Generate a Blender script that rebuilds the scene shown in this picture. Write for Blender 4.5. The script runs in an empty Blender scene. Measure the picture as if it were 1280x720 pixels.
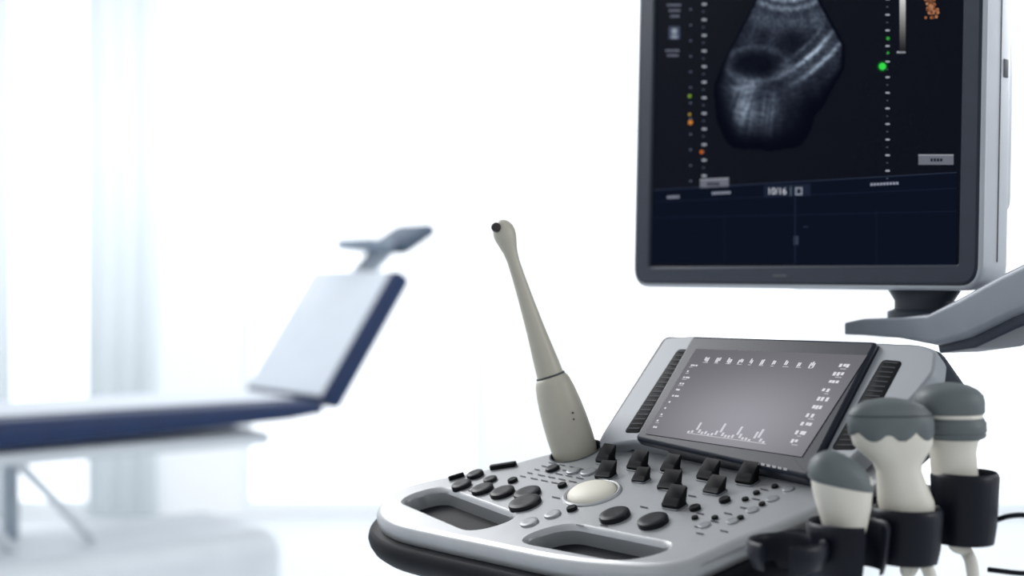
import bpy, bmesh, math, random
from mathutils import Vector, Matrix, noise
random.seed(4)
S = bpy.context.scene
COL = S.collection
F = 1750.0
CAM = Vector((0, 0, 1.2))
PIT = math.atan(15 / F)
FWD = Vector((0, math.cos(PIT), -math.sin(PIT))); UP = Vector((0, math.sin(PIT), math.cos(PIT)))

def ray(px, py): return FWD + Vector((1, 0, 0)) * ((px - 640) / F) + UP * ((360 - py) / F)
def P(px, py, Y):
    d = ray(px, py); return CAM + d * (Y / d.y)

class Frame:
    def __init__(s, o, ex, ey):
        s.o = Vector(o); s.x = Vector(ex).normalized(); s.y = Vector(ey).normalized(); s.z = s.x.cross(s.y)
        s.m = Matrix(((s.x.x, s.y.x, s.z.x, s.o.x), (s.x.y, s.y.y, s.z.y, s.o.y), (s.x.z, s.y.z, s.z.z, s.o.z), (0, 0, 0, 1)))
    def hit(s, px, py, h=0.0):
        d = ray(px, py); t = (s.z.dot(s.o - CAM) + h) / s.z.dot(d)
        w = CAM + d * t - s.o
        return Vector((w.dot(s.x), w.dot(s.y), h))
    def W(s, v): return s.m @ Vector(v)
    def hits(s, pts, h=0.0): return [s.hit(a, b, h).to_2d() for a, b in pts]

# ------------------------------------------------ materials
def lin(c):
    return tuple(((v / 255) / 12.92 if v / 255 <= 0.04045 else ((v / 255 + 0.055) / 1.055) ** 2.4) for v in c)
def mat(name, rgb, rough=0.5, metal=0.0, spec=0.5, var=0.06, scale=60, bump=0.0, emis=None, estr=0.0, coat=0.0):
    m = bpy.data.materials.new(name); m.use_nodes = True
    nt = m.node_tree; b = nt.nodes['Principled BSDF']
    c = lin(rgb)
    n = nt.nodes.new('ShaderNodeTexNoise'); n.inputs['Scale'].default_value = scale; n.inputs['Detail'].default_value = 3
    tc = nt.nodes.new('ShaderNodeTexCoord'); nt.links.new(tc.outputs['Object'], n.inputs['Vector'])
    r = nt.nodes.new('ShaderNodeValToRGB')
    r.color_ramp.elements[0].position = .3; r.color_ramp.elements[1].position = .7
    r.color_ramp.elements[0].color = (*[v * (1 - var) for v in c], 1)
    r.color_ramp.elements[1].color = (*[min(1, v * (1 + var)) for v in c], 1)
    nt.links.new(n.outputs['Fac'], r.inputs['Fac']); nt.links.new(r.outputs['Color'], b.inputs['Base Color'])
    b.inputs['Roughness'].default_value = rough; b.inputs['Metallic'].default_value = metal
    b.inputs['Specular IOR Level'].default_value = spec
    b.inputs['Coat Weight'].default_value = coat
    if bump:
        bp = nt.nodes.new('ShaderNodeBump'); bp.inputs['Strength'].default_value = bump; bp.inputs['Distance'].default_value = .0005
        n2 = nt.nodes.new('ShaderNodeTexNoise'); n2.inputs['Scale'].default_value = scale * 15
        nt.links.new(tc.outputs['Object'], n2.inputs['Vector'])
        nt.links.new(n2.outputs['Fac'], bp.inputs['Height']); nt.links.new(bp.outputs['Normal'], b.inputs['Normal'])
    if emis:
        b.inputs['Emission Color'].default_value = (*lin(emis), 1); b.inputs['Emission Strength'].default_value = estr
    return m
def attr_mat(name, strength=1.0):
    m = bpy.data.materials.new(name); m.use_nodes = True; nt = m.node_tree; b = nt.nodes['Principled BSDF']
    a = nt.nodes.new('ShaderNodeAttribute'); a.attribute_name = 'Col'
    b.inputs['Base Color'].default_value = (0, 0, 0, 1); b.inputs['Specular IOR Level'].default_value = 0.0; b.inputs['Roughness'].default_value = 1
    nt.links.new(a.outputs['Color'], b.inputs['Emission Color']); b.inputs['Emission Strength'].default_value = strength
    return m
M = dict(
    silver=mat('silver_paint', (174, 176, 178), .32, .4, .5, .03, 40, .08),
    casing=mat('casing_silver', (150, 154, 159), .5, .1, .35, .02, 30, .04),
    mside=mat('monitor_silver', (176, 180, 186), .35, .25, .5, .03, 30, .04),
    armgrey=mat('arm_grey', (132, 137, 145), .42, .2, .42, .04, 30, .04),
    bumper=mat('bumper_rubber', (7, 10, 18), .55, 0, .16, .1, 50, .15),
    navy=mat('navy_plastic', (20, 27, 41), .42, 0, .26, .08, 50, .1),
    bezel=mat('bezel_plastic', (42, 49, 62), .4, 0, .3, .06, 50, .06),
    neck=mat('neck_plastic', (44, 50, 60), .4, 0, .3, .06, 50, .06),
    dark=mat('dark_recess', (8, 10, 15), .6, 0, .12, .1, 50),
    key=mat('key_black', (6, 8, 12), .55, 0, .16, .1, 80, .05),
    keyround=mat('key_black_gloss', (8, 11, 18), .42, 0, .22, .1, 80, .03),
    keyside=mat('key_grey', (92, 96, 102), .4, .1, .5, .05, 80),
    flatkey=mat('key_silver', (146, 149, 152), .4, .4, .5, .05, 80),
    ball=mat('trackball_ivory', (226, 222, 208), .5, 0, .3, .02, 30),
    beige=mat('probe_beige', (190, 186, 172), .42, 0, .4, .04, 35, .08),
    white=mat('probe_white', (218, 214, 203), .4, 0, .4, .03, 35, .06),
    cap=mat('probe_cap_grey', (98, 105, 107), .5, 0, .3, .06, 40, .1),
    capdark=mat('probe_seam_grey', (66, 72, 75), .5, 0, .3, .06, 40),
    holder=mat('holder_plastic', (10, 15, 27), .42, 0, .25, .1, 50, .1),
    screen=mat('screen_glass', (2, 3, 6), .25, 0, .03, .1, 20, 0, (7, 10, 20), 1.0),
    vinyl=mat('navy_vinyl', (18, 42, 82), .42, 0, .35, .1, 12, .1),
    head=mat('headrest_vinyl', (70, 86, 106), .45, 0, .4, .1, 12, .1),
    headpale=mat('headrest_pale_vinyl', (140, 154, 170), .45, 0, .4, .1, 12, .1),
    palecover=mat('pale_sheet', (228, 235, 244), .6, 0, .3, .02, 14, .1),  # even blue-white tone for the thin layers on seat and backrest
    chairwhite=mat('chair_white', (216, 222, 227), .4, 0, .5, .03, 10),
    chairgrey=mat('chair_grey', (170, 180, 190), .4, .2, .5, .05, 10),
    wall=mat('wall_paint', (244, 246, 248), .8, 0, .2, .012, 3, .1, (245, 247, 250), .08),  # faint emission brightens the walls; they are no light source
    floor=mat('floor_vinyl', (208, 214, 219), .35, 0, .4, .02, 4),
    wframe=mat('window_frame_white', (232, 237, 240), .5, 0, .3, .015, 6, 0, (242, 247, 250), .12),  # frames glow slightly so they stay white beside the panes
    pane=mat('window_daylight', (244, 247, 250), .6, 0, .2, .01, 2, 0, (251, 253, 255), .82),
    curtain=mat('sheer_curtain', (222, 229, 233), .9, 0, .1, .015, 3, 0, (236, 243, 247), .13),  # brightness of the cloth partly put in as emission
    print=mat('panel_print', (60, 64, 72), .5, 0, .3, .05, 50),
    lens=mat('lens_dark', (48, 40, 40), .3, 0, .5, .1, 80),
    caster=mat('caster_grey', (70, 74, 80), .5, 0, .4, .05, 50),
    slat=mat('slat_grey', (44, 48, 55), .6, 0, .2, .05, 50),
    gfx=attr_mat('screen_graphics', 1.0),
    touchgfx=attr_mat('touch_graphics', 1.0),
)

# ------------------------------------------------ mesh helpers
def link(name, me, m, parent=None, basis=None, angle=32, wn=False, smooth=True):
    if m is not None: me.materials.append(m)
    if smooth:
        me.shade_smooth(); me.set_sharp_from_angle(angle=math.radians(angle))
    o = bpy.data.objects.new(name, me); COL.objects.link(o)
    if parent: o.parent = parent
    if basis is not None: o.matrix_basis = basis
    if wn:
        w = o.modifiers.new('wn', 'WEIGHTED_NORMAL'); w.keep_sharp = True; w.weight = 90
    return o
def fin(name, bm, m, parent=None, basis=None, angle=32, wn=False, smooth=True):
    bmesh.ops.recalc_face_normals(bm, faces=bm.faces[:])
    me = bpy.data.meshes.new(name); bm.to_mesh(me); bm.free()
    return link(name, me, m, parent, basis, angle, wn, smooth)
def empty(name, loc, label, cat, group=None, rot=None):
    o = bpy.data.objects.new(name, None); COL.objects.link(o); o.empty_display_size = .05
    o.matrix_basis = Matrix.Translation(loc) @ (rot.to_4x4() if rot else Matrix.Identity(4))
    o['label'] = label; o['category'] = cat
    if group: o['group'] = group
    return o
def bridge(bm, rings, cap0=True, cap1=True, closed=True):
    vs = [[bm.verts.new(p) for p in r] for r in rings]
    n = len(rings[0])
    for a, b in zip(vs, vs[1:]):
        for i in range(n if closed else n - 1):
            j = (i + 1) % n
            try: bm.faces.new((a[i], a[j], b[j], b[i]))
            except ValueError: pass
    if cap0: bm.faces.new(list(reversed(vs[0])))
    if cap1: bm.faces.new(vs[-1])
    return bm
def area(p): return .5 * sum(p[i].x * p[(i + 1) % len(p)].y - p[(i + 1) % len(p)].x * p[i].y for i in range(len(p)))
def ccw(p): return p if area(p) > 0 else list(reversed(p))
def catmull(p, seg=6):
    out = []; n = len(p)
    for i in range(n):
        a, b, c, d = p[i - 1], p[i], p[(i + 1) % n], p[(i + 2) % n]
        for k in range(seg):
            t = k / seg
            out.append(.5 * ((2 * b) + (c - a) * t + (2 * a - 5 * b + 4 * c - d) * t * t + (3 * b - a - 3 * c + d) * t ** 3))
    return out
def rpoly(c, r, seg=6):
    out = []; n = len(c)
    for i in range(n):
        p, a, b = c[i], c[i - 1], c[(i + 1) % n]
        rr = r[i] if isinstance(r, (list, tuple)) else r
        d1 = (a - p); d2 = (b - p); l = min(d1.length, d2.length) * .49
        q = min(rr, l); s = p + d1.normalized() * q; e = p + d2.normalized() * q
        for k in range(seg + 1):
            t = k / seg; out.append(s * (1 - t) ** 2 + p * 2 * t * (1 - t) + e * t * t)
    return out
def offset(p, d):
    n = len(p); out = []
    for i in range(n):
        e1 = (p[i] - p[i - 1]); e2 = (p[(i + 1) % n] - p[i])
        t = (e1.normalized() + e2.normalized()).normalized()
        out.append(p[i] + Vector((t.y, -t.x)) * d)
    return out
def slab(bm, outline, prof, cap0=True, cap1=True):
    o = ccw(outline)
    return bridge(bm, [[Vector((q.x, q.y, z)) for q in offset(o, d)] for d, z in prof], cap0, cap1)
def rprof(z0, z1, r, n=4):
    out = []
    for k in range(n + 1):
        a = math.pi / 2 * k / n; out.append((-r + r * math.sin(a), z0 + r - r * math.cos(a)))
    for k in range(n + 1):
        a = math.pi / 2 * k / n; out.append((-r + r * math.cos(a), z1 - r + r * math.sin(a)))
    return out
def lathe(bm, prof, n=32, o=Vector((0, 0, 0)), ax=None):
    R = (ax.to_track_quat('Z', 'Y').to_matrix() if ax else Matrix.Identity(3))
    rings = []
    for r, z in prof:
        r = max(r, 1e-5)
        rings.append([o + R @ Vector((r * math.cos(2 * math.pi * i / n), r * math.sin(2 * math.pi * i / n), z)) for i in range(n)])
    return bridge(bm, rings)
def rbox(bm, lo, hi, r, seg=3):
    t = bmesh.new(); bmesh.ops.create_cube(t, size=1)
    for v in t.verts:
        v.co = Vector([lo[i] + (v.co[i] + .5) * (hi[i] - lo[i]) for i in range(3)])
    bmesh.ops.bevel(t, geom=t.edges[:], offset=r, segments=seg, profile=.5, affect='EDGES')
    me = bpy.data.meshes.new('t'); t.to_mesh(me); t.free(); bm.from_mesh(me); bpy.data.meshes.remove(me)
    return bm
def tube(bm, pts, r, n=12):
    pts = [Vector(p) for p in pts]; rings = []
    if not isinstance(r, (list, tuple)): r = [r] * len(pts)
    ref = Vector((0.123, .31, .94))
    for i, p in enumerate(pts):
        t = (pts[min(i + 1, len(pts) - 1)] - pts[max(i - 1, 0)]).normalized()
        a = t.cross(ref)
        if a.length < .2: a = t.cross(Vector((1, 0, 0)))
        a.normalize(); b = t.cross(a)
        rings.append([p + (a * math.cos(2 * math.pi * k / n) + b * math.sin(2 * math.pi * k / n)) * r[i] for k in range(n)])
    return bridge(bm, rings)
def curve_pts(pts, seg=8):
    pts = [Vector(p) for p in pts]; out = []
    for i in range(len(pts) - 1):
        a = pts[max(i - 1, 0)]; b = pts[i]; c = pts[i + 1]; d = pts[min(i + 2, len(pts) - 1)]
        for k in range(seg):
            t = k / seg
            out.append(.5 * ((2 * b) + (c - a) * t + (2 * a - 5 * b + 4 * c - d) * t * t + (3 * b - a - 3 * c + d) * t ** 3))
    out.append(pts[-1]); return out
def T(v): return Matrix.Translation(Vector(v))

# ------------------------------------------------ room (structure)
def struct(name, bm, m, **k):
    o = fin(name, bm, m, **k); o['kind'] = 'structure'; return o
XL, XR, YB, YF, ZC = -3.4, 3.4, 7.0, -1.6, 3.0
bm = bmesh.new(); rbox(bm, (XL - .1, YF, -.1), (XR + .1, YB + .1, 0), .005, 1); struct('floor', bm, M['floor'])
wins = [(-2.95, -1.75), (-1.35, -.15), (.25, 1.45), (1.85, 3.05)]
W0, W1 = .03, 2.85
bm = bmesh.new(); xs = [XL] + [v for w in wins for v in w] + [XR]
for i in range(0, len(xs), 2): rbox(bm, (xs[i], YB, 0), (xs[i + 1], YB + .15, ZC), .003, 1)
for a, b in wins:
    rbox(bm, (a, YB, 0), (b, YB + .15, W0), .003, 1); rbox(bm, (a, YB, W1), (b, YB + .15, ZC), .003, 1)
struct('wall_back', bm, M['wall'])
bm = bmesh.new(); rbox(bm, (XL - .1, YF, 0), (XL, YB + .15, ZC), .003, 1); struct('wall_left', bm, M['wall'])
bm = bmesh.new(); rbox(bm, (XR, YF, 0), (XR + .1, YB + .15, ZC), .003, 1); struct('wall_right', bm, M['wall'])
for k, (a, b) in enumerate(wins):
    bm = bmesh.new(); t = .045; y_, z_ = YB - .002, YB + .02
    rbox(bm, (a, y_, W0), (a + t, z_, W1), .002, 1); rbox(bm, (b - t, y_, W0), (b, z_, W1), .002, 1)
    rbox(bm, (a + t, y_, W0), (b - t, z_, W0 + t), .002, 1); rbox(bm, (a + t, y_, W1 - t), (b - t, z_, W1), .002, 1)
    w = struct('window_%d' % (k + 1), bm, M['wframe'])
    bm = bmesh.new(); rbox(bm, (a + .002, YB + .021, W0 + .002), (b - .002, YB + .03, W1 - .002), .001, 1)
    fin('pane', bm, M['pane'], w)
def curtain(xa, xb, z0, z1, y, label):
    bm = bmesh.new(); n = int((xb - xa) / .01); vs = []
    for i in range(n + 1):
        x = xa + (xb - xa) * i / n; yy = y + .012 * math.sin(x * 60) + .01 * math.sin(x * 23 + 1)
        vs.append((bm.verts.new((x, yy, z0)), bm.verts.new((x, yy * 1.0, z1))))
    for p, q in zip(vs, vs[1:]): bm.faces.new((p[0], q[0], q[1], p[1]))
    o = fin('curtain', bm, M['curtain'], angle=80)
    md = o.modifiers.new('s', 'SOLIDIFY'); md.thickness = .003
    o['label'] = label; o['category'] = 'curtain'
curtain(-2.10, -1.76, .02, 2.98, YB - .08, 'pale sheer curtain gathered at the bright wall behind the examination chair')
curtain(-2.72, -2.48, .02, 2.98, YB - .08, 'pale sheer curtain at the far left edge of the bright wall')

# ------------------------------------------------ console frame
TH = math.radians(53)
ex = Vector((math.cos(TH), -math.sin(TH), 0)); bv = Vector((math.sin(TH), math.cos(TH), 0))
AL = math.radians(20)
C = Frame(P(738, 614, 1.10), ex, bv * math.cos(AL) + Vector((0, 0, math.sin(AL))))
RB = Vector((.27, 1.30, 0))
machine = empty('ultrasound_machine', RB, 'silver and navy ultrasound cart with monitor, touch screen and tilted keypad of black knobs', 'ultrasound machine')
INV = T(-RB)
def part(name, bm, m, frame=None, **k):
    return fin(name, bm, m, machine, INV @ (frame.m if frame else Matrix.Identity(4)), **k)

out_px = [(468, 640), (478, 623), (504, 607), (546, 596), (594, 587), (640, 577), (690, 564), (760, 551), (800, 535), (870, 512), (960, 510), (1060, 530),
          (1110, 565), (1085, 600), (1040, 626), (985, 652), (930, 674), (890, 692), (862, 703), (820, 709), (760, 707), (690, 699), (610, 683), (538, 668), (486, 655)]
outline = catmull(ccw(C.hits(out_px)), 5)
bm = bmesh.new(); slab(bm, outline, rprof(-.02, 0, .008, 5))
bmesh.ops.recalc_face_normals(bm, faces=bm.faces[:])
pm = bpy.data.meshes.new('control_panel'); bm.to_mesh(pm); bm.free()
po = bpy.data.objects.new('tmp', pm); COL.objects.link(po)
slots = [[(500, 624), (548, 609), (648, 646), (592, 663)], [(648, 674), (706, 655), (846, 683), (782, 699)]]
cups_px = [(720, 564, 33)]
cut = bmesh.new()
for s in slots: slab(cut, rpoly(ccw(C.hits(s)), .02, 7), [(0.006, .01), (.0045, 0.0), (.0022, -.0015), (.0006, -.004), (-.001, -.04)])
for x, y, r in cups_px:
    c = C.hit(x, y); rr = r * (C.W(c).y / F)
    lathe(cut, [(rr, -.05), (rr, .01)], 32, Vector((c.x, c.y, 0)))
bmesh.ops.recalc_face_normals(cut, faces=cut.faces[:])
cm = bpy.data.meshes.new('cut'); cut.to_mesh(cm); cut.free()
co = bpy.data.objects.new('cut', cm); COL.objects.link(co)
md = po.modifiers.new('b', 'BOOLEAN'); md.object = co; md.operation = 'DIFFERENCE'; md.solver = 'EXACT'
dg = bpy.context.evaluated_depsgraph_get(); dg.update()
pm2 = bpy.data.meshes.new_from_object(po.evaluated_get(dg)); pm2.name = 'control_panel'
bpy.data.objects.remove(po); bpy.data.objects.remove(co)
panel = link('control_panel', pm2, M['silver'], machine, INV @ C.m, 30, True)
bm = bmesh.new(); slab(bm, outline, [(.002, -.015), (.006, -.0145), (.0095, -.0165), (.012, -.021), (.0122, -.026), (.0105, -.032), (.006, -.038), (0, -.042), (-.03, -.05)])
part('bumper', bm, M['bumper'], C, wn=True)
bm = bmesh.new(); slab(bm, outline, [(-.03, -.046), (-.035, -.075), (-.06, -.10)]); part('under_body', bm, M['navy'], C)

def sub(name, bm, m, **k): return fin(name, bm, m, panel, None, **k)
def sc(px, py): return C.W(C.hit(px, py)).y / F
for s in slots:
    bm = bmesh.new(); q = rpoly(ccw(C.hits(s)), .02, 7)
    rings = [[Vector((v.x, v.y, z)) for v in offset(q, d)] for d, z in [(.001, -.019), (-.001, -.028), (-.012, -.032)]]
    bridge(bm, rings, False, True); sub('hand_slot_tray', bm, M['dark'])
c = C.hit(720, 564); rr = 33 * sc(720, 564); cup_c = c.copy()
bm = bmesh.new(); lathe(bm, [(rr, -.03), (rr * .98, -.0305)], 32, Vector((c.x, c.y, 0))); sub('cup_recess_floor', bm, M['dark'])
bm = bmesh.new(); v = Vector((c.x, c.y, 0))
rg = [(rr * .985, -.029), (rr * .985, -.001), (rr * 1.0, .0006), (rr * 1.04, .0008), (rr * 1.06, .0002)]
bridge(bm, [[v + Vector((r * math.cos(2 * math.pi * i / 36), r * math.sin(2 * math.pi * i / 36), z)) for i in range(36)] for r, z in rg], False, False)
sub('cup_rim', bm, M['caster'])

def button(px, py, w, h=.004, m='keyround', squash=1.0, name='button'):
    c = C.hit(px, py, h); r = w / 2 * sc(px, py)
    bm = bmesh.new()
    lathe(bm, [(r * 1.0, -.001 - 0), (r, h * .55), (r * .96, h * .82), (r * .84, h * .97), (r * .6, h * 1.0), (r * .3, h * .96)], 28)
    for vv in bm.verts: vv.co.y *= squash
    bmesh.ops.translate(bm, verts=bm.verts[:], vec=Vector((c.x, c.y, 0)))
    return sub(name, bm, M[m])
for a in [(576, 603, 26), (602, 608, 29), (627, 612, 32), (658, 613, 35, .004), (655, 625, 42, .004), (593, 590, 22), (612, 597, 18, .003), (767, 640, 40, .0045), (815, 647, 40, .0045), (690, 583, 18, .003)]:
    button(*a)
for a in [(690, 641, 22, .002), (661, 651, 24, .002), (735, 588, 22, .002), (716, 587, 18, .002), (915, 650, 17, .0012), (880, 655, 17, .0012), (940, 636, 17, .0012), (965, 622, 17, .0012), (985, 610, 15, .0012)]:
    button(*a, m='flatkey', name='flat_button')
for a in [(868, 632, 15, .003), (905, 622, 15, .003), (702, 604, 12, .003), (714, 633, 14, .003), (640, 598, 13, .003), (925, 645, 9, .002), (893, 645, 9, .002), (952, 628, 9, .002), (931, 622, 9, .002), (868, 645, 9, .002), (945, 614, 9, .002), (968, 606, 9, .002)]:
    button(*a, m='key', name='small_button')
for (a, b, w) in [((612, 583), (645, 578), 8), ((560, 597), (580, 591), 6)]:
    p0 = C.hit(*a, .003); p1 = C.hit(*b, .003); d = (p1 - p0); n = Vector((-d.y, d.x, 0)).normalized() * w * .00032
    bm = bmesh.new(); slab(bm, rpoly([x.to_2d() for x in (p0 - n, p1 - n, p1 + n, p0 + n)], .002, 4), rprof(-.001, .004, .0012, 3)); sub('long_key', bm, M['key'])
# trackball
c = C.hit(740, 617); s_ = sc(740, 617); b_ = Vector((c.x, c.y, 0))
bm = bmesh.new(); lathe(bm, [(43 * s_, -.001), (42.5 * s_, .0008), (40 * s_, .0018), (37 * s_, .0014), (35 * s_, -.001)], 40, b_)
for v in bm.verts: v.co.y = b_.y + (v.co.y - b_.y) * .84
sub('trackball_ring', bm, M['silver'])
bm = bmesh.new(); R_ = 35 * s_
lathe(bm, [(R_ * math.sin(a), R_ * .32 * math.cos(a) + .0006) for a in [math.pi / 2 * (1 - k / 12) for k in range(13)]], 40, b_)
for v in bm.verts: v.co.y = b_.y + (v.co.y - b_.y) * .84
sub('trackball', bm, M['ball'], angle=80)
# knobs (angled caps)
def knob(px, py, w, h, name='slider_knob'):
    s = sc(px, py + h * .3); H = h * s * .66
    c = C.hit(px, py + h * .40, 0); r = w * s * .44
    bm = bmesh.new(); o = rpoly([Vector((-r * 1.0, -r * .55)), Vector((r * .9, -r * .55)), Vector((r * .9, r * .55)), Vector((-r * 1.0, r * .55))], r * .25, 4)
    slab(bm, o, [(.0002, -.001), (.0002, H * .3), (-.0002, H * .82), (-.0012, H)])
    for v in bm.verts:
        if v.co.z > H * .5: v.co.z += v.co.y * .75; v.co.y += v.co.z * .32; v.co.x += v.co.z * .12
    a = math.radians(random.uniform(-4, 10))
    bmesh.ops.rotate(bm, verts=bm.verts[:], matrix=Matrix.Rotation(a, 3, 'Z'))
    bmesh.ops.translate(bm, verts=bm.verts[:], vec=Vector((c.x, c.y, 0)))
    sub(name, bm, M['key'])
    bm = bmesh.new(); o2 = offset(ccw(o), .0010)
    slab(bm, [v + c.to_2d() for v in o2], [(0, -.001), (0, .0006), (-.0006, .0011)]); sub('knob_base', bm, M['keyside'])
for k in [(758, 568, 30, 24), (791, 557, 17, 15), (798, 576, 32, 24), (839, 580, 30, 22), (886, 588, 34, 26), (935, 592, 34, 28), (758, 588, 32, 19), (802, 594, 27, 17), (838, 601, 36, 21), (894, 607, 34, 20), (844, 622, 36, 28)]:
    knob(*k)
def quad(bm, fr, x0, y0, x1, y1, h, skew=0.0, col=None, lay=None):
    pts = [(x0, y0 + 0), (x1, y0 + skew * (x1 - x0)), (x1, y1 + skew * (x1 - x0)), (x0, y1)]
    f = bm.faces.new([bm.verts.new(fr.hit(a, b, h)) for a, b in pts])
    if lay is not None:
        for l in f.loops: l[lay] = (*col, 1)
    return f
bm = bmesh.new()
for i in range(5):
    for j in range(5):
        x = 650 + i * 13 + j * 9; y = 594 + i * 2.6 - j * 4.2
        quad(bm, C, x, y, x + random.uniform(6, 10), y + 1.3, .0004, .2)
sub('printed_diagram', bm, M['print'], smooth=False)
for (x, y) in [(870, 640), (888, 650), (905, 640), (925, 633), (940, 622), (950, 610), (900, 662), (870, 665), (585, 612), (612, 618), (720, 655), (750, 655), (800, 632), (860, 618), (690, 620), (868, 657)]:
    bm = bmesh.new(); quad(bm, C, x, y, x + 10, y + 1.5, .0004, .2)
    sub('printed_mark', bm, M['print'], smooth=False)

# ------------------------------------------------ touch screen
BE = math.radians(48)
A0 = C.W(C.hit(793, 546, .016))
Tt = Frame(A0, ex, bv * math.cos(BE) + Vector((0, 0, math.sin(BE))))
cas = [(832, 421), (866, 419), (1100, 428), (1152, 430), (1171, 437), (1168, 464), (1146, 492), (1048, 590), (1008, 600), (792, 552), (747, 559), (751, 546)]
bm = bmesh.new(); slab(bm, rpoly(ccw(Tt.hits(cas, -.004)), .005, 4), rprof(-.022, -.004, .003, 4)); part('touch_casing', bm, M['casing'], Tt, wn=True)
bm = bmesh.new(); slab(bm, rpoly(ccw(Tt.hits([(829, 418), (1150, 428), (1180, 439), (1174, 470), (1150, 498), (1050, 592), (1008, 602), (800, 558), (744, 563), (747, 547)], -.02)), .008, 4), rprof(-.07, -.020, .005, 4)); part('touch_rear_housing', bm, M['navy'], Tt, wn=True)
hs = [(866, 420), (1098, 427), (1010, 598), (793, 549)]
bm = bmesh.new(); slab(bm, rpoly(ccw(Tt.hits(hs)), .005, 5), rprof(-.02, .001, .0035, 4))
touch = part('touch_screen_housing', bm, M['navy'], Tt, wn=True)
lit = [(870, 436), (1084, 444), (1002, 571), (806, 542)]
bm = bmesh.new(); lay = bm.loops.layers.float_color.new('Col')
L = [Tt.hit(a, b, .0015) for a, b in lit]
N = 24
for i in range(N):
    for j in range(N):
        vs = []
        for (a, b) in ((i, j), (i + 1, j), (i + 1, j + 1), (i, j + 1)):
            u = a / N; v = b / N
            vs.append((L[0].lerp(L[1], u).lerp(L[3].lerp(L[2], u), v), u, v))
        f = bm.faces.new([bm.verts.new(q[0]) for q in vs])
        for l, q in zip(f.loops, vs):
            u, v = q[1], q[2]
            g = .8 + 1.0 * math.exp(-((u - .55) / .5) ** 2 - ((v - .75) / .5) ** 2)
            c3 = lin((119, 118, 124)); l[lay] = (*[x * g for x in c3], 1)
def bil(u, v): return L[0].lerp(L[1], u).lerp(L[3].lerp(L[2], u), v)
bmesh.ops.remove_doubles(bm, verts=bm.verts[:], dist=1e-6)
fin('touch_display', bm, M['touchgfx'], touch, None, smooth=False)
bm = bmesh.new(); lay = bm.loops.layers.float_color.new('Col')
wh = lin((222, 222, 229)); dm = lin((188, 188, 195))
def mark(u, v, du, dv, c=wh):
    f = bm.faces.new([bm.verts.new(bil(a, b) + Vector((0, 0, .0005))) for a, b in ((u, v), (u + du, v), (u + du, v + dv), (u, v + dv))])
    for l in f.loops: l[lay] = (*c, 1)
R = random.Random(9)
for k in range(10):
    u = .10 + k * .07 + R.uniform(-.008, .008)
    for q in range(R.choice((2, 3, 3))): mark(u + q * .010, .09 + R.uniform(0, .02), .008, R.uniform(.035, .06))
    if R.random() < .6: mark(u, .155, R.uniform(.016, .034), .008, dm)
for k in range(11):
    for q in range(R.choice((1, 2, 3))): mark(.03 + q * .016 + R.uniform(0, .006), .19 + k * .072, .012, .018)
    if R.random() < .5: mark(.03, .218 + k * .072, R.uniform(.02, .04), .007, dm)
for k in range(10):
    for q in range(R.choice((2, 3, 3))): mark(.895 + q * .021 - R.uniform(0, .01), .10 + k * .084, .015, R.uniform(.024, .04))
    if R.random() < .7: mark(.91, .147 + k * .084, R.uniform(.02, .045), .008, dm)
wv = [.02, .03, .12, .05, .03, .04, .02, .03, .06, .14, .05, .03, .03, .04, .13, .06, .03, .03, .02, .1, .13, .04, .02]
for k, h in enumerate(wv): mark(.27 + k * .0215, .93 - h, .014, h * .6 + .008, lin((208, 208, 215)))
mark(.27, .93, .5, .008, lin((190, 190, 196)))
fin('touch_display_labels', bm, M['touchgfx'], touch, None, smooth=False)
bm = bmesh.new()
for k in range(6): quad(bm, Tt, 944 + k * 7, 577 + k * 1.5, 949 + k * 7, 580 + k * 1.5, .0014, .2)
fin('small_print', bm, M['keyside'], touch, None, smooth=False)
for g in ([(847, 437), (861, 437), (799, 539), (781, 539)], [(1103, 450), (1126, 452), (1068, 560), (1040, 560)]):
    q = Tt.hits(g, -.003); bm = bmesh.new(); slab(bm, rpoly(ccw(q), .003, 4), [(.001, -.008), (.001, -.0038), (0, -.0034)])
    gr = part('grille', bm, M['dark'], Tt)
    bm = bmesh.new(); a, b, c2, d = q; n = 18
    for k in range(n):
        t0 = (k + .2) / n; t1 = (k + .45) / n
        s = [a.lerp(d, t0).lerp(b.lerp(c2, t0), .12), a.lerp(d, t0).lerp(b.lerp(c2, t0), .88), a.lerp(d, t1).lerp(b.lerp(c2, t1), .88), a.lerp(d, t1).lerp(b.lerp(c2, t1), .12)]
        slab(bm, s, [(0, -.0038), (0, -.0031)])
    fin('grille_slats', bm, M['slat'], gr, None)

# ------------------------------------------------ monitor
GA = math.radians(1.5)
mup = bv * math.sin(GA) + Vector((0, 0, math.cos(GA)))
Mo = Frame(P(1010, 345, 1.34), ex, mup)
bl = Mo.hit(794, 353); br = Mo.hit(1221, 357); sl = Mo.hit(812, 330); sr = Mo.hit(1197, 334)
x0, x1, y0 = bl.x, br.x, (bl.y + br.y) / 2
sx0, sx1, sy0 = sl.x, sr.x, (sl.y + sr.y) / 2
sy1 = sy0 + (sx1 - sx0) * .8; y1 = sy1 + (sy0 - y0)
def rect(a, b, c, d): return [Vector((a, b)), Vector((c, b)), Vector((c, d)), Vector((a, d))]
outer = rpoly(rect(x0, y0, x1, y1), .018, 8); inner = rpoly(rect(sx0, sy0, sx1, sy1), .0015, 8)
def r3(p, z): return [Vector((q.x, q.y, z)) for q in p]
bm = bmesh.new(); slab(bm, outer, [(-.02, -.046), (-.006, -.045), (.0005, -.042), (.003, -.036), (.0044, -.02), (.005, -.006), (.0046, -.002), (.003, -.0003), (.001, .0002), (0, -.0032)])
mon = part('monitor_casing', bm, M['mside'], Mo, wn=True)
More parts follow.
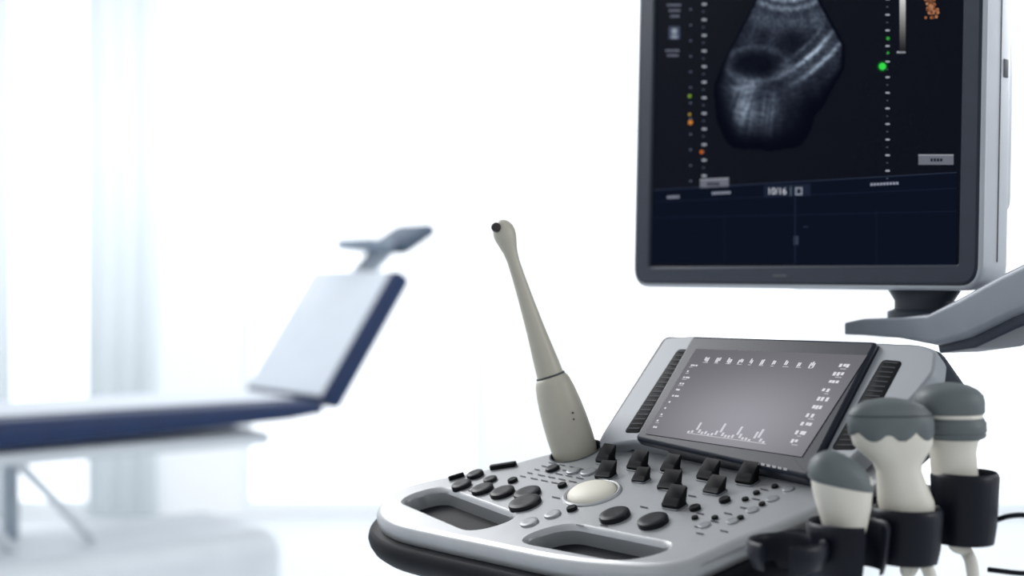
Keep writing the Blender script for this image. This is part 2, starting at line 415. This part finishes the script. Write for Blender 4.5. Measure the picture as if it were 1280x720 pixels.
bm = bmesh.new(); bridge(bm, [r3(offset(outer, .0002), -.0035), r3(offset(outer, 0), -.0008), r3(offset(outer, -.0022), .0006), r3(offset(inner, .0022), .0006), r3(offset(inner, .0008), -.0006), r3(inner, -.002)], False, False)
fin('bezel', bm, M['bezel'], mon, None, wn=True)
bm = bmesh.new(); slab(bm, offset(inner, .001), [(0, -.0045), (0, -.0016)]); fin('screen', bm, M['screen'], mon, None)
bm = bmesh.new(); slab(bm, rpoly(rect(x0 + .035, y0 + .06, x1 - .018, y1 - .04), .02, 6), rprof(-.085, -.04, .015, 5)); fin('rear_cover', bm, M['mside'], mon, None, wn=True)
bm = bmesh.new(); rbox(bm, (x1 + .0036, y0 + .02, -.0225), (x1 + .0050, y1 - .02, -.0215), .0003, 1); fin('side_seam', bm, M['caster'], mon, None)
bm = bmesh.new(); yb = Mo.hit(1248, 98, -.03).y
rbox(bm, (x1, yb, -.034), (x1 + .0045, yb + .016, -.027), .0008, 2); fin('side_button', bm, M['caster'], mon, None)
# graphics
bm = bmesh.new(); lay = bm.loops.layers.float_color.new('Col'); HG = -.0012
def gq(xa, ya, xb, yb, col, sk=0.0, h=HG): quad(bm, Mo, xa, ya, xb, yb, h, sk, lin(col), lay)
def gdot(x, y, r, col, h=HG + .0002):
    vs = [bm.verts.new(Mo.hit(x + r * math.cos(a), y + r * math.sin(a), h)) for a in [2 * math.pi * k / 14 for k in range(14)]]
    f = bm.faces.new(vs)
    for l in f.loops: l[lay] = (*lin(col), 1)
gq(814, 237, 1197, 330, (13, 19, 33), 0, HG - .0002)
vv = [f for f in bm.faces][-1].verts
for v, (a, b) in zip(vv, [(816.5, 238), (1195.5, 216), (1195, 331), (813.5, 328.5)]): v.co = Mo.hit(a, b, HG - .0002)
gq(817, 237, 1196, 238, (44, 53, 72), -.058)
gq(817, 252, 1196, 252.8, (26, 33, 50), -.045)
gq(816, 272, 1196, 273, (22, 29, 46), -.022)
gq(993, 246, 994.5, 330, (28, 35, 52)); gq(905, 270, 906, 330, (20, 27, 42)); gq(1095, 262, 1096, 331, (20, 27, 42))
for y in range(0, 12):
    yy = 4 + y * 19.5
    gq(877.5, yy, 883, yy + 2.4, (165, 172, 182)); gq(1107, yy - 6, 1112, yy - 4, (165, 172, 182))
    gq(862, yy + 7, 864.6, yy + 8.6, (100, 110, 130))
    gq(878, yy + 10, 880.6, yy + 11.2, (90, 98, 116)); gq(1108, yy + 4, 1110.2, yy + 5.2, (84, 92, 110))
gdot(863, 153, 2.8, (205, 130, 56)); gdot(862, 120, 2.0, (130, 165, 60)); gdot(877, 190, 2.2, (200, 104, 44)); gdot(862, 143, 1.7, (170, 145, 60))
gdot(1103, 83, 4.6, (54, 214, 74)); gdot(1103, 83, 7, (14, 60, 26), HG); gdot(1110, 48, 2.2, (50, 160, 60)); gdot(1110, 66, 1.7, (50, 150, 60))
for k in range(20):
    g = 215 - k * 10; gq(1124.5, -6 + k * 3.7, 1132, -6 + (k + 1) * 3.7, (g, g, g))
gq(1121, 64, 1132, 66.6, (150, 155, 165))
for (x, y, w) in [(836, 12, 16), (838, 19, 12), (832, 62, 20), (834, 68, 15), (834, 5, 18)]:
    for q in range(int(w / 3)): gq(x + q * 3, y, x + q * 3 + 2.1, y + 2.6, (112, 118, 134))
gq(836, 33, 850, 49, (66, 74, 92)); gdot(843, 39, 3.6, (140, 148, 162)); gq(839, 44, 847, 48, (130, 138, 152), 0, HG + .0002)
for k in range(70):
    x = 1164 + random.gauss(0, 3.6); y = 6 + random.gauss(0, 8); gdot(x, min(y, 22), 1.9, random.choice([(140, 90, 62), (104, 64, 46), (168, 116, 84)]), HG + .0002 + k * 3e-6)
gq(1148, 193, 1192, 206, (104, 108, 118)); gq(1148, 193, 1192, 194.5, (150, 154, 162), 0, HG + .0002)
for q in range(4): gq(1163 + q * 4, 198, 1166 + q * 4, 202, (30, 34, 44), 0, HG + .0003)
gq(875, 224, 911, 235, (104, 108, 118), -.05); gq(875, 224, 911, 225.4, (150, 154, 162), -.05, HG + .0002)
for q in range(4): gq(884 + q * 4, 228, 887 + q * 4, 232, (30, 34, 44), -.05, HG + .0003)
for (x, y, w) in [(834, 245, 18), (890, 240, 24), (1088, 229, 36)]:
    for q in range(int(w / 4)): gq(x + q * 4, y - q * .2, x + q * 4 + 3, y + 3.2 - q * .2, (140, 146, 162))
gq(955, 232, 1013, 247, (28, 35, 52), -.04, HG - .0001)
gq(988, 233, 989, 245, (100, 108, 124)); gq(994, 234, 1003, 244, (130, 136, 150)); gq(996, 236, 1001, 242, (28, 35, 52), 0, HG + .0002)
gq(992, 295, 998, 306, (52, 60, 78)); gq(1004, 283, 1010, 284, (46, 56, 76))
fin('screen_graphics', bm, M['gfx'], mon, None, smooth=False)
cu = bpy.data.curves.new('t', 'FONT'); cu.body = '10/16'; cu.size = 1; to = bpy.data.objects.new('t', cu); COL.objects.link(to)
dg = bpy.context.evaluated_depsgraph_get(); dg.update()
tm = bpy.data.meshes.new_from_object(to.evaluated_get(dg)); bpy.data.objects.remove(to)
xs = [v.co.x for v in tm.vertices]; w_ = max(xs) - min(xs)
for v in tm.vertices:
    v.co = Mo.hit(961 + (v.co.x - min(xs)) / w_ * 22, 243 - v.co.y * 12, HG + .0004)
ca = tm.color_attributes.new('Col', 'FLOAT_COLOR', 'CORNER')
for d in ca.data: d.color = (*lin((205, 210, 220)), 1)
tm.materials.clear(); link('screen_readout', tm, M['gfx'], mon, None, smooth=False)
# ultrasound picture
def seg_d(x, y, a, b):
    A = Vector(a); B = Vector(b); p = Vector((x, y)); t = max(0, min(1, (p - A).dot(B - A) / (B - A).length_squared)); return (p - A.lerp(B, t)).length
poly = [(950, -8), (1018, -8), (1053, 56), (1054, 84), (1036, 118), (1020, 155), (1006, 192), (958, 200), (908, 194), (894, 150), (892, 108), (906, 76)]
def inside(x, y):
    s = False; d = 1e9
    for i in range(len(poly)):
        a, b = poly[i - 1], poly[i]
        if (a[1] > y) != (b[1] > y) and x < (b[0] - a[0]) * (y - a[1]) / (b[1] - a[1]) + a[0]: s = not s
        d = min(d, seg_d(x, y, a, b))
    return d if s else -d
def g_(d, s): return math.exp(-(d / s) ** 2)
def ss(t): t = max(0, min(1, t)); return t * t * (3 - 2 * t)
def inten(x, y):
    d = inside(x, y)
    if d < -1: return 0
    ap = Vector((984, -62)); r = (Vector((x, y)) - ap).length; th = math.atan2(x - ap.x, y - ap.y)
    soft = ss((d + 1) / (4 + max(0, y - 66) * .34)) ** 1.1 * (1 - .97 * ss((y - 115) / 78))
    n1 = noise.noise(Vector((th * 26, r * .22, 0))); n2 = noise.noise(Vector((x * .35, y * .35, 3))); n3 = noise.noise(Vector((th * 9, r * .045, 7)))
    n4 = noise.noise(Vector((th * 50, r * .02, 5)))
    v = .135 + .08 * n3
    v += .6 * g_(r - 62, 4) * (.7 + .5 * n3) + .34 * g_(r - 73, 4) + .16 * g_(r - 90, 14)
    e = math.hypot((x - 945) / 31, (y - 80) / 17)
    v *= 1 - .74 * g_(max(0, e - .5), .4); v += .17 * g_(e - 1.25, .2) * (1 if y > 80 else .7)
    e2 = math.hypot((x - 992) / 18, (y - 54) / 22); v *= 1 - .5 * g_(max(0, e2 - .3), .6)
    for (cx, cy, rr_, a_, w_) in ((880, -80, 200, .62, 2.8), (878, -82, 219, .5, 3.0), (881, -78, 185, .18, 2.4)):
        q = math.hypot(x - cx, y - cy); an = math.degrees(math.atan2(y - cy, x - cx))
        v += a_ * g_(q - rr_, w_) * g_(an - 47, 10)
    v += .12 * g_(seg_d(x, y, (1046, 46), (990, 100)), 15)
    v += .72 * g_(x - 932, 14) * g_(y - 144, 30) * (.8 + .7 * n4) + .5 * g_(x - 963, 12) * g_(y - 152, 28) * (.75 + .8 * n4)
    v += .3 * g_(x - 932, 18) * g_(y - 110, 7)
    v *= 1 - .85 * g_(x - 1014, 26) * g_(y - 142, 34)
    v *= (1 + .4 * n1 + .24 * n2) * soft
    return max(0, min(1, v * .95))
bm = bmesh.new(); lay = bm.verts.layers.float_color.new('Col'); st = 1.2; gv = {}
nx = int(176 / st); ny = int(212 / st)
for i in range(nx):
    for j in range(ny):
        x = 883 + i * st; y = -9 + j * st; I = inten(x, y)
        v = bm.verts.new(Mo.hit(x, y, -.0009)); gv[i, j] = (v, I)
        c3 = lin((7 + 197 * I, 10 + 213 * I, 20 + 224 * I)); v[lay] = (*c3, 1)
for i in range(nx - 1):
    for j in range(ny - 1):
        q = [gv[i, j], gv[i + 1, j], gv[i + 1, j + 1], gv[i, j + 1]]
        if sum(a[1] for a in q) > .004: bm.faces.new([a[0] for a in q])
bmesh.ops.delete(bm, geom=[v for v in bm.verts if not v.link_faces], context='VERTS')
fin('ultrasound_picture', bm, M['gfx'], mon, None, smooth=False)
bm = bmesh.new(); quad(bm, Mo, 966, 343, 983, 346, .0009); fin('bezel_badge', bm, M['caster'], mon, None, smooth=False)

# stand neck, swivel and arm
Yn = Mo.W(Mo.hit(1150, 362, -.03)).y
nb = P(1155, 394, Yn)
bm = bmesh.new()
def ell(c, a, b, z, n=32): return [Vector((c.x + a * math.cos(2 * math.pi * k / n) * ex.x + b * math.sin(2 * math.pi * k / n) * bv.x, c.y + a * math.cos(2 * math.pi * k / n) * ex.y + b * math.sin(2 * math.pi * k / n) * bv.y, z)) for k in range(n)]
zt = P(1155, 358, Yn).z
q = Yn / F
bridge(bm, [ell(nb, 50 * q, 34 * q, nb.z - .006), ell(nb, 50 * q, 34 * q, nb.z + 4 * q), ell(nb, 40 * q, 28 * q, nb.z + 8 * q), ell(nb, 40 * q, 28 * q, nb.z + 18 * q), ell(nb, 56 * q, 24 * q, zt), ell(nb, 56 * q, 20 * q, zt + .01)])
part('monitor_neck', bm, M['neck'])
def beam(bm, secs, rf=.3):
    rings = []
    for p, side, up, w, h in secs:
        o = rpoly(rect(-w / 2, -h / 2, w / 2, h / 2), min(w, h) * rf, 4)
        rings.append([p + side * v.x + up * v.y for v in o])
    return bridge(bm, rings)
Z = Vector((0, 0, 1))
p3 = P(1290, 370, Yn - .10); p4 = P(1420, 312, Yn - .2)
p2 = P(1180, 411, Yn - .01)
d = (p3 - p2).normalized(); side = d.cross(Z).normalized(); upv = side.cross(d)
bm = bmesh.new()
beam(bm, [(P(1084, 412, Yn + .02), side, Z, .05, .006), (P(1090, 410, Yn + .02), side, Z, .064, .011), (P(1116, 408, Yn + .02), side, Z, .074, .015), (P(1165, 409, Yn), side, Z, .078, .019), (P(1200, 411, Yn - .025), side, upv, .070, .029), (P(1240, 396, Yn - .065), side, upv, .066, .036), (p3, side, upv, .064, .038), (p4, side, upv, .064, .040)], .18)
arm = part('monitor_arm', bm, M['armgrey'], wn=True)
bm = bmesh.new()
dn = -upv * .022
beam(bm, [(P(1195, 413, Yn - .02) + dn * .75, side, upv, .05, .008), (P(1240, 396, Yn - .065) + dn, side, upv, .056, .010), (p3 + dn, side, upv, .056, .012), (p4 + dn * 1.1, side, upv, .056, .012)], .2)
part('arm_underside', bm, M['bezel'])
bm = bmesh.new()
lathe(bm, [(.03, -.09), (.045, -.08), (.045, .02), (.035, .035)], 32, p4); part('arm_joint', bm, M['navy'])
q0 = p4 + Vector((0, 0, -.06)); q1 = Vector((.45, 1.5, .82))
bm = bmesh.new(); tube(bm, curve_pts([q0, q0 * .5 + q1 * .5 + Vector((.16, 0, -.06)), q1]), .03, 16); part('lower_arm', bm, M['navy'])

# ------------------------------------------------ cart body below the console
Bf = Frame(Vector((RB.x, RB.y, 0)), ex, bv)
bm = bmesh.new(); rbox(bm, (-.16, -.14, .16), (.14, .3, .84), .03, 4); part('cart_body', bm, M['casing'], Bf)
bm = bmesh.new(); lathe(bm, [(.06, .82), (.05, .84), (.045, .985)], 28, Vector((-.09, -.02, 0))); part('lift_column', bm, M['navy'], Bf)
bm = bmesh.new(); rbox(bm, (-.22, -.28, .09), (.22, .36, .17), .03, 4); part('cart_base', bm, M['navy'], Bf)
for a in (-.18, .18):
    for b in (-.24, .32):
        bm = bmesh.new(); lathe(bm, [(.03, -.016), (.045, -.014), (.047, 0), (.045, .014), (.03, .016)], 24, Vector((a, b, .048)), Vector((1, 0, 0)))
        part('caster', bm, M['caster'], Bf)

# ------------------------------------------------ probe holders
def cup(px, py, w, Y, hpx, gap_dir, gap):
    c = P(px, py, Y); s = Y / F; ro = w / 2 * s; ri = ro * .85; h = hpx * s
    n = 48; bm = bmesh.new(); a0 = math.radians(gap_dir + gap / 2); span = math.radians(360 - gap)
    rings = []
    for k in range(n + 1):
        a = a0 + span * k / n; d = Vector((math.cos(a), math.sin(a), 0))
        prof = [(ri + .0018, .0004), (ri + .0004, -.001), (ri, -.003), (ri * .95, -h), (ro * .84, -h), (ro * .92, -h * .75), (ro * .99, -.008), (ro, -.003), (ro - .0006, -.001), (ro - .0018, .0004)]
        rings.append([c + d * r + Z * z for r, z in prof])
    bridge(bm, rings, True, True)
    part('probe_holder', bm, M['holder'], angle=50)
    return c, s
YE, YA, YBp, YC = .885, .905, .925, .945
hold = [(984, 675, 102, YE, 34, -120, 44), (1060, 652, 104, YA, 62, -60, 40), (1133, 634, 90, YBp, 68, -60, 0), (1206, 590, 84, YC, 88, -60, 0)]
cs = [cup(*h)[0] for h in hold]
bm = bmesh.new()
for c, h in list(zip(cs, hold))[1:]:
    a = c - Z * .024 - ex * (h[2] / 2 * h[3] / F * .92); beam(bm, [(a, bv, Z, .026, .018), (a - ex * .026, bv, Z, .032, .022)])
a = [c - Z * .026 - ex * .046 for c in cs[1:]]
for u, v in zip(a, a[1:]):
    d = (v - u).normalized(); beam(bm, [(u - d * .010, ex, d.cross(ex).normalized(), .022, .022), (v + d * .010, ex, d.cross(ex).normalized(), .022, .022)])
u = cs[0] - Z * .012; v = cs[1] - Z * .03 - ex * .04; d = (v - u).normalized()
beam(bm, [(u + d * .024, d.cross(Z).normalized(), Z, .022, .014), (v, d.cross(Z).normalized(), Z, .022, .016)])
part('holder_rail', bm, M['holder'])
bm = bmesh.new(); tube(bm, curve_pts([P(1225, 660, .955), P(1262, 645, .94), P(1300, 650, .93), P(1340, 690, .93), P(1300, 716, .93), P(1235, 712, .95)]), .0018, 10); part('cable_hook', bm, M['holder'])

# ------------------------------------------------ probes
def loft(bm, secs, s, pw=2.3, n=48):
    rings = []
    for t, a, b, cx in secs:
        r = []
        for k in range(n):
            an = 2 * math.pi * k / n; ca, sa = math.cos(an), math.sin(an)
            r.append(Vector(((abs(ca) ** (2 / pw) * (1 if ca > 0 else -1) * a + cx) * s, abs(sa) ** (2 / pw) * (1 if sa > 0 else -1) * b * s, t * s)))
        rings.append(r)
    return bridge(bm, rings)
def probe(name, px, py, Y, label, body, cap, rz, cable_px, extra=None, scallop=0.0, slant=0.0):
    o = P(px, py, Y); s = Y / F
    root = empty(name, o, label, 'ultrasound probe', 'ultrasound probes in the side holders', Matrix.Rotation(math.radians(rz), 3, 'Z'))
    bm = bmesh.new(); loft(bm, body, s); fin('handle', bm, M['white'], root, None, angle=60)
    bm = bmesh.new(); loft(bm, cap, s)
    zl = cap[2][0] * s + 1e-6
    for v in bm.verts:
        if v.co.z <= zl:
            u = (v.co.x / s - cap[0][3]) / cap[0][1]
            if scallop: v.co.z += scallop * s * (-abs(math.cos((u - .1) * math.pi * 1.45)) + .5) * 1.6
            if slant: v.co.z -= slant * s * u
    fin('scan_head', bm, M['cap'], root, None, angle=60)
    if extra:
        for nm, secs, mm in extra:
            bm = bmesh.new(); loft(bm, secs, s); fin(nm, bm, M[mm], root, None, angle=60)
    inv = root.matrix_basis.inverted()
    t0 = body[0][0] * s
    pts = [o + Z * (t0 + .006), o + Z * (t0 - .01)] + [P(a, b, yy) for a, b, yy in cable_px]
    bm = bmesh.new(); tube(bm, [inv @ p for p in curve_pts(pts)], .0042, 14); fin('cable', bm, M['white'], root, None, angle=60)
    return root
probe('ultrasound_probe', 1056, 655, YA, 'short rounded white probe with domed grey cap, nearest of the three in the side holders',
      [(-48, 10, 9, 0), (-40, 16, 14, 0), (-12, 25, 22, 0), (0, 28, 24, 0), (20, 33, 26, -1), (40, 37, 28, -3), (52, 38, 29, -4), (60, 37, 28, -5)],
      [(47, 37.2, 28.5, -4), (48.5, 39, 30, -4), (51, 40, 30.5, -5), (60, 38.8, 31, -8), (70, 34.5, 29, -12), (80, 27, 24, -16), (87, 18, 17, -19), (92, 7, 7, -20)], 8,
      [(1050, 745, YA), (1060, 830, .95), (1020, 1000, 1.05), (960, 1150, 1.15)], None, 0, 7)
probe('ultrasound_probe', 1134, 640, YBp, 'white probe with wide mushroom shaped grey head, middle of the three in the side holders',
      [(-58, 10, 9, 4), (-48, 17, 14, 3), (-25, 29, 22, 2), (0, 34, 25, 0), (14, 35, 25, -2), (34, 31, 23, -7), (52, 28, 22, -11), (62, 31, 22, -13), (70, 38, 23, -15), (78, 46, 24, -17), (86, 50.5, 25.5, -19), (102, 52.5, 26.5, -21), (114, 50, 24.5, -21)],
      [(96, 51, 25, -21), (97, 53, 27, -21), (99, 54.5, 28, -21), (114, 55, 28, -22), (125, 52, 27, -23), (134, 43, 24, -24), (140, 29, 17, -24), (143, 10, 8, -24)], 6,
      [(1150, 700, YBp), (1166, 735, YBp), (1180, 860, .97), (1100, 1050, 1.08)],
      [('head_seam', [(121.2, 53, 27.6, -22.5), (121.6, 54, 28.1, -22.5), (122.8, 53.6, 27.9, -22.6), (123.2, 51, 27, -22.6)], 'capdark')], 7)
probe('ultrasound_probe', 1193, 592, YC, 'white probe with round ringed grey head, farthest right of the three in the side holders',
      [(-70, 9, 8, 6), (-50, 16, 15, 3), (-20, 25, 23, 0), (0, 28, 26, 0), (28, 28, 26, -2), (40, 30, 28, -2), (48, 35, 30, -2), (54, 36, 31, -2)],
      [(75, 36, 33, -5), (76, 40, 36, -6), (78, 42, 37, -6), (90, 43, 38, -7), (99, 41, 37, -7), (106, 34, 32, -7), (111, 24, 23, -7), (114, 9, 9, -7)], 0,
      [(1208, 690, YC), (1217, 725, YC), (1225, 860, .98), (1150, 1050, 1.1)],
      [('collar', [(44, 33, 30, -2), (46, 38, 34, -2), (50, 40.5, 36, -2), (52, 38.5, 34.5, -2), (54, 40.5, 36, -2), (66, 41, 36, -3), (68, 38.5, 34.5, -3), (70, 39.5, 35, -4), (72, 36, 33, -5)], 'cap'),
       ('ring', [(70, 35, 33, -4), (71, 38, 35, -4), (75, 38.5, 35.5, -5), (77, 36, 34, -5)], 'white')])

base = C.W(Vector((cup_c.x, cup_c.y, -.0285))); Yb = base.y; tip = P(625, 275, Yb); s = Yb / F
axv = (tip - base).normalized(); Ln = (tip - base).length / s
rot = axv.to_track_quat('Z', 'Y').to_matrix()
tv = empty('endocavity_probe', base, 'tall slender beige probe with bulb tip standing in the cup at rear of keypad', 'ultrasound probe', None, rot)
def sh(lst): return [(r * s, (Ln - t) * s) for t, r in lst][::-1]
bm = bmesh.new(); lathe(bm, sh([(0, 1), (1.5, 6), (5, 10), (10, 13), (17, 14.2), (24, 13.6), (32, 11.5), (42, 9), (54, 7.8), (75, 8.2), (110, 9.8), (145, 12), (172, 14.4), (190, 16), (205, 17), (214, 17.4)]), 36); fin('shaft', bm, M['beige'], tv, None, angle=60)
bm = bmesh.new(); lathe(bm, sh([(205, 15), (206, 18.6), (209, 20.6), (214, 22.6), (226, 25), (244, 27.2), (262, 28.4), (282, 29), (300, 28.5), (318, 26), (Ln - 4, 22), (Ln, 18)]), 40); fin('handle', bm, M['beige'], tv, None, angle=60)
bm = bmesh.new(); lathe(bm, sh([(203.5, 17), (203.8, 18.4), (205.6, 18.6), (206, 17.5)]), 36); fin('collar_seam', bm, M['capdark'], tv, None, angle=60)
bm = bmesh.new(); rl = rot.inverted() @ (P(620, 284, Yb - 12.5 * s) - base)
lathe(bm, [(6 * s, -.002), (6 * s, .0006), (4 * s, .0012)], 20, rl, (rot.inverted() @ Vector((-.25, -1, .35))).normalized()); fin('lens_window', bm, M['lens'], tv, None)
for dx, dy in ((716, 516), (717, 524)):
    rl = rot.inverted() @ (P(dx, dy, Yb - 26.2 * s) - base)
    bm = bmesh.new(); lathe(bm, [(1.3 * s, -.002), (1.3 * s, .0004)], 10, rl, rot.inverted() @ Vector((0, -1, 0))); fin('marker_dot', bm, M['lens'], tv, None)

# ------------------------------------------------ exam chair in the background
Yh = 4.37
H = P(407, 501, Yh)
sd = Vector((-.78, -.62, 0)).normalized(); wd = Vector((-.62, .78, 0)).normalized()
floorH = Vector((H.x, H.y, 0))
Hf = Frame(H, -sd, wd)
chair = empty('examination_chair', floorH, 'blurred navy examination chair with raised backrest in the bright background', 'examination chair')
CI = T(-floorH)
def cp(name, bm, m, basis=None, **k): return fin(name, bm, M[m], chair, CI @ (basis if basis is not None else Hf.m), **k)
WD = .55
bm = bmesh.new(); rings = []
for x, th in ((-1.72, .07), (-1.70, .085), (-1.66, .09), (-.8, .074), (-.12, .054), (-.04, .045), (-.01, .03)):
    o = rpoly([Vector((0, -th)), Vector((WD, -th)), Vector((WD, 0)), Vector((0, 0))], .022, 4)
    rings.append([Vector((x, v.x, v.y - (.012 if x in (-1.72, -.01) else 0))) for v in o])
bridge(bm, rings); seat = cp('seat', bm, 'vinyl')
bm = bmesh.new(); rbox(bm, (-1.65, .12, 0), (-.04, WD - .02, .006), .003, 1); fin('pale_cover', bm, M['palecover'], seat)
ph = math.radians(56)
bb = Hf.m @ Matrix.Rotation(-ph, 4, 'Y')
bm = bmesh.new(); rbox(bm, (.0, 0, -.066), (.5, WD, 0), .022, 4); back = cp('backrest', bm, 'vinyl', bb)
bm = bmesh.new(); rbox(bm, (.012, .035, 0), (.488, WD - .03, .006), .003, 1); fin('pale_cover', bm, M['palecover'], back)
hr = Frame(Vector((0, 0, 0)), -sd, wd).m
hb = T(P(500, 298, Yh + .42)) @ hr @ Matrix.Rotation(math.radians(-30), 4, 'Y')
bm = bmesh.new(); rbox(bm, (-.075, -.11, -.03), (.085, .11, .016), .02, 4); cp('headrest', bm, 'head', hb)
hb2 = T(P(462, 307, Yh + .40)) @ hr @ Matrix.Rotation(math.radians(6), 4, 'Y')
bm = bmesh.new(); rbox(bm, (-.075, -.11, -.02), (.09, .11, .018), .018, 4); cp('neck_rest', bm, 'headpale', hb2)
tp = bb @ Vector((.49, WD * .5, -.03)); bm = bmesh.new(); tube(bm, [tp, P(480, 312, Yh + .42)], .035, 12); cp('headrest_post', bm, 'chairgrey', Matrix.Identity(4))
bm = bmesh.new(); rbox(bm, (-1.6, .05, -.13), (-.16, WD - .05, -.09), .015, 2); cp('seat_frame', bm, 'chairwhite')
zf = -H.z
for x, yy in ((-1.2, .1), (-1.12, .36), (-1.0, .16), (-.84, .38)):
    bm = bmesh.new(); rbox(bm, (x - .018, yy, -.46), (x + .018, yy + .06, -.12), .01, 2); cp('support_leg', bm, 'chairgrey')
for a, b in ((-1.12, -.86), (-.9, -.62)):
    bm = bmesh.new(); tube(bm, [(a, .2, -.13), (b, .2, -.44)], .014, 10); cp('brace', bm, 'chairwhite')
bm = bmesh.new(); rbox(bm, (-1.5, .02, zf + .06), (-.12, WD, -.39), .07, 5); cp('base_cover', bm, 'chairwhite')
bm = bmesh.new(); rbox(bm, (-1.45, .0, zf), (-.2, WD, zf + .08), .02, 3); cp('base_plate', bm, 'chairgrey')

# ------------------------------------------------ lights
w = bpy.data.worlds.new('W'); S.world = w; w.use_nodes = True
w.node_tree.nodes['Background'].inputs['Color'].default_value = (.91, .955, 1, 1); w.node_tree.nodes['Background'].inputs['Strength'].default_value = .55
def area_l(name, loc, tgt, sx, sy, e, c=(1, 1, 1)):
    l = bpy.data.lights.new(name, 'AREA'); l.shape = 'RECTANGLE'; l.size = sx; l.size_y = sy; l.energy = e; l.color = c
    o = bpy.data.objects.new(name, l); COL.objects.link(o); o.location = loc
    o.rotation_euler = (Vector(tgt) - Vector(loc)).to_track_quat('-Z', 'Y').to_euler(); return o
area_l('wall_fill', (0, 4.9, 2.95), (0, 7, .9), 5, 1.0, 72, (1, 1, 1))  # unseen lamp added overhead to brighten the back wall
area_l('window_key', (-1.3, 2.6, 2.5), (.2, 1.1, 1.0), 1.4, 1.0, 52, (.99, .99, 1))
area_l('right_fill', (2.2, 2.4, 2.2), (.4, 1.1, 1.1), 1.0, 1.0, 30, (.98, .99, 1))
area_l('side_fill', (2.4, .2, 1.9), (.5, 1.3, 1.2), .9, .9, 20, (.98, .99, 1))

cd = bpy.data.cameras.new('camera'); cam = bpy.data.objects.new('camera', cd); COL.objects.link(cam)
cam.location = CAM; cam.rotation_euler = (math.pi / 2 - PIT, 0, 0)
cd.sensor_width = 36; cd.lens = F / 1280 * 36; cd.clip_start = .02
cd.dof.use_dof = True; cd.dof.focus_distance = 1.1; cd.dof.aperture_fstop = 3.9
S.camera = cam
S.view_settings.view_transform = 'Standard'; S.view_settings.look = 'None'
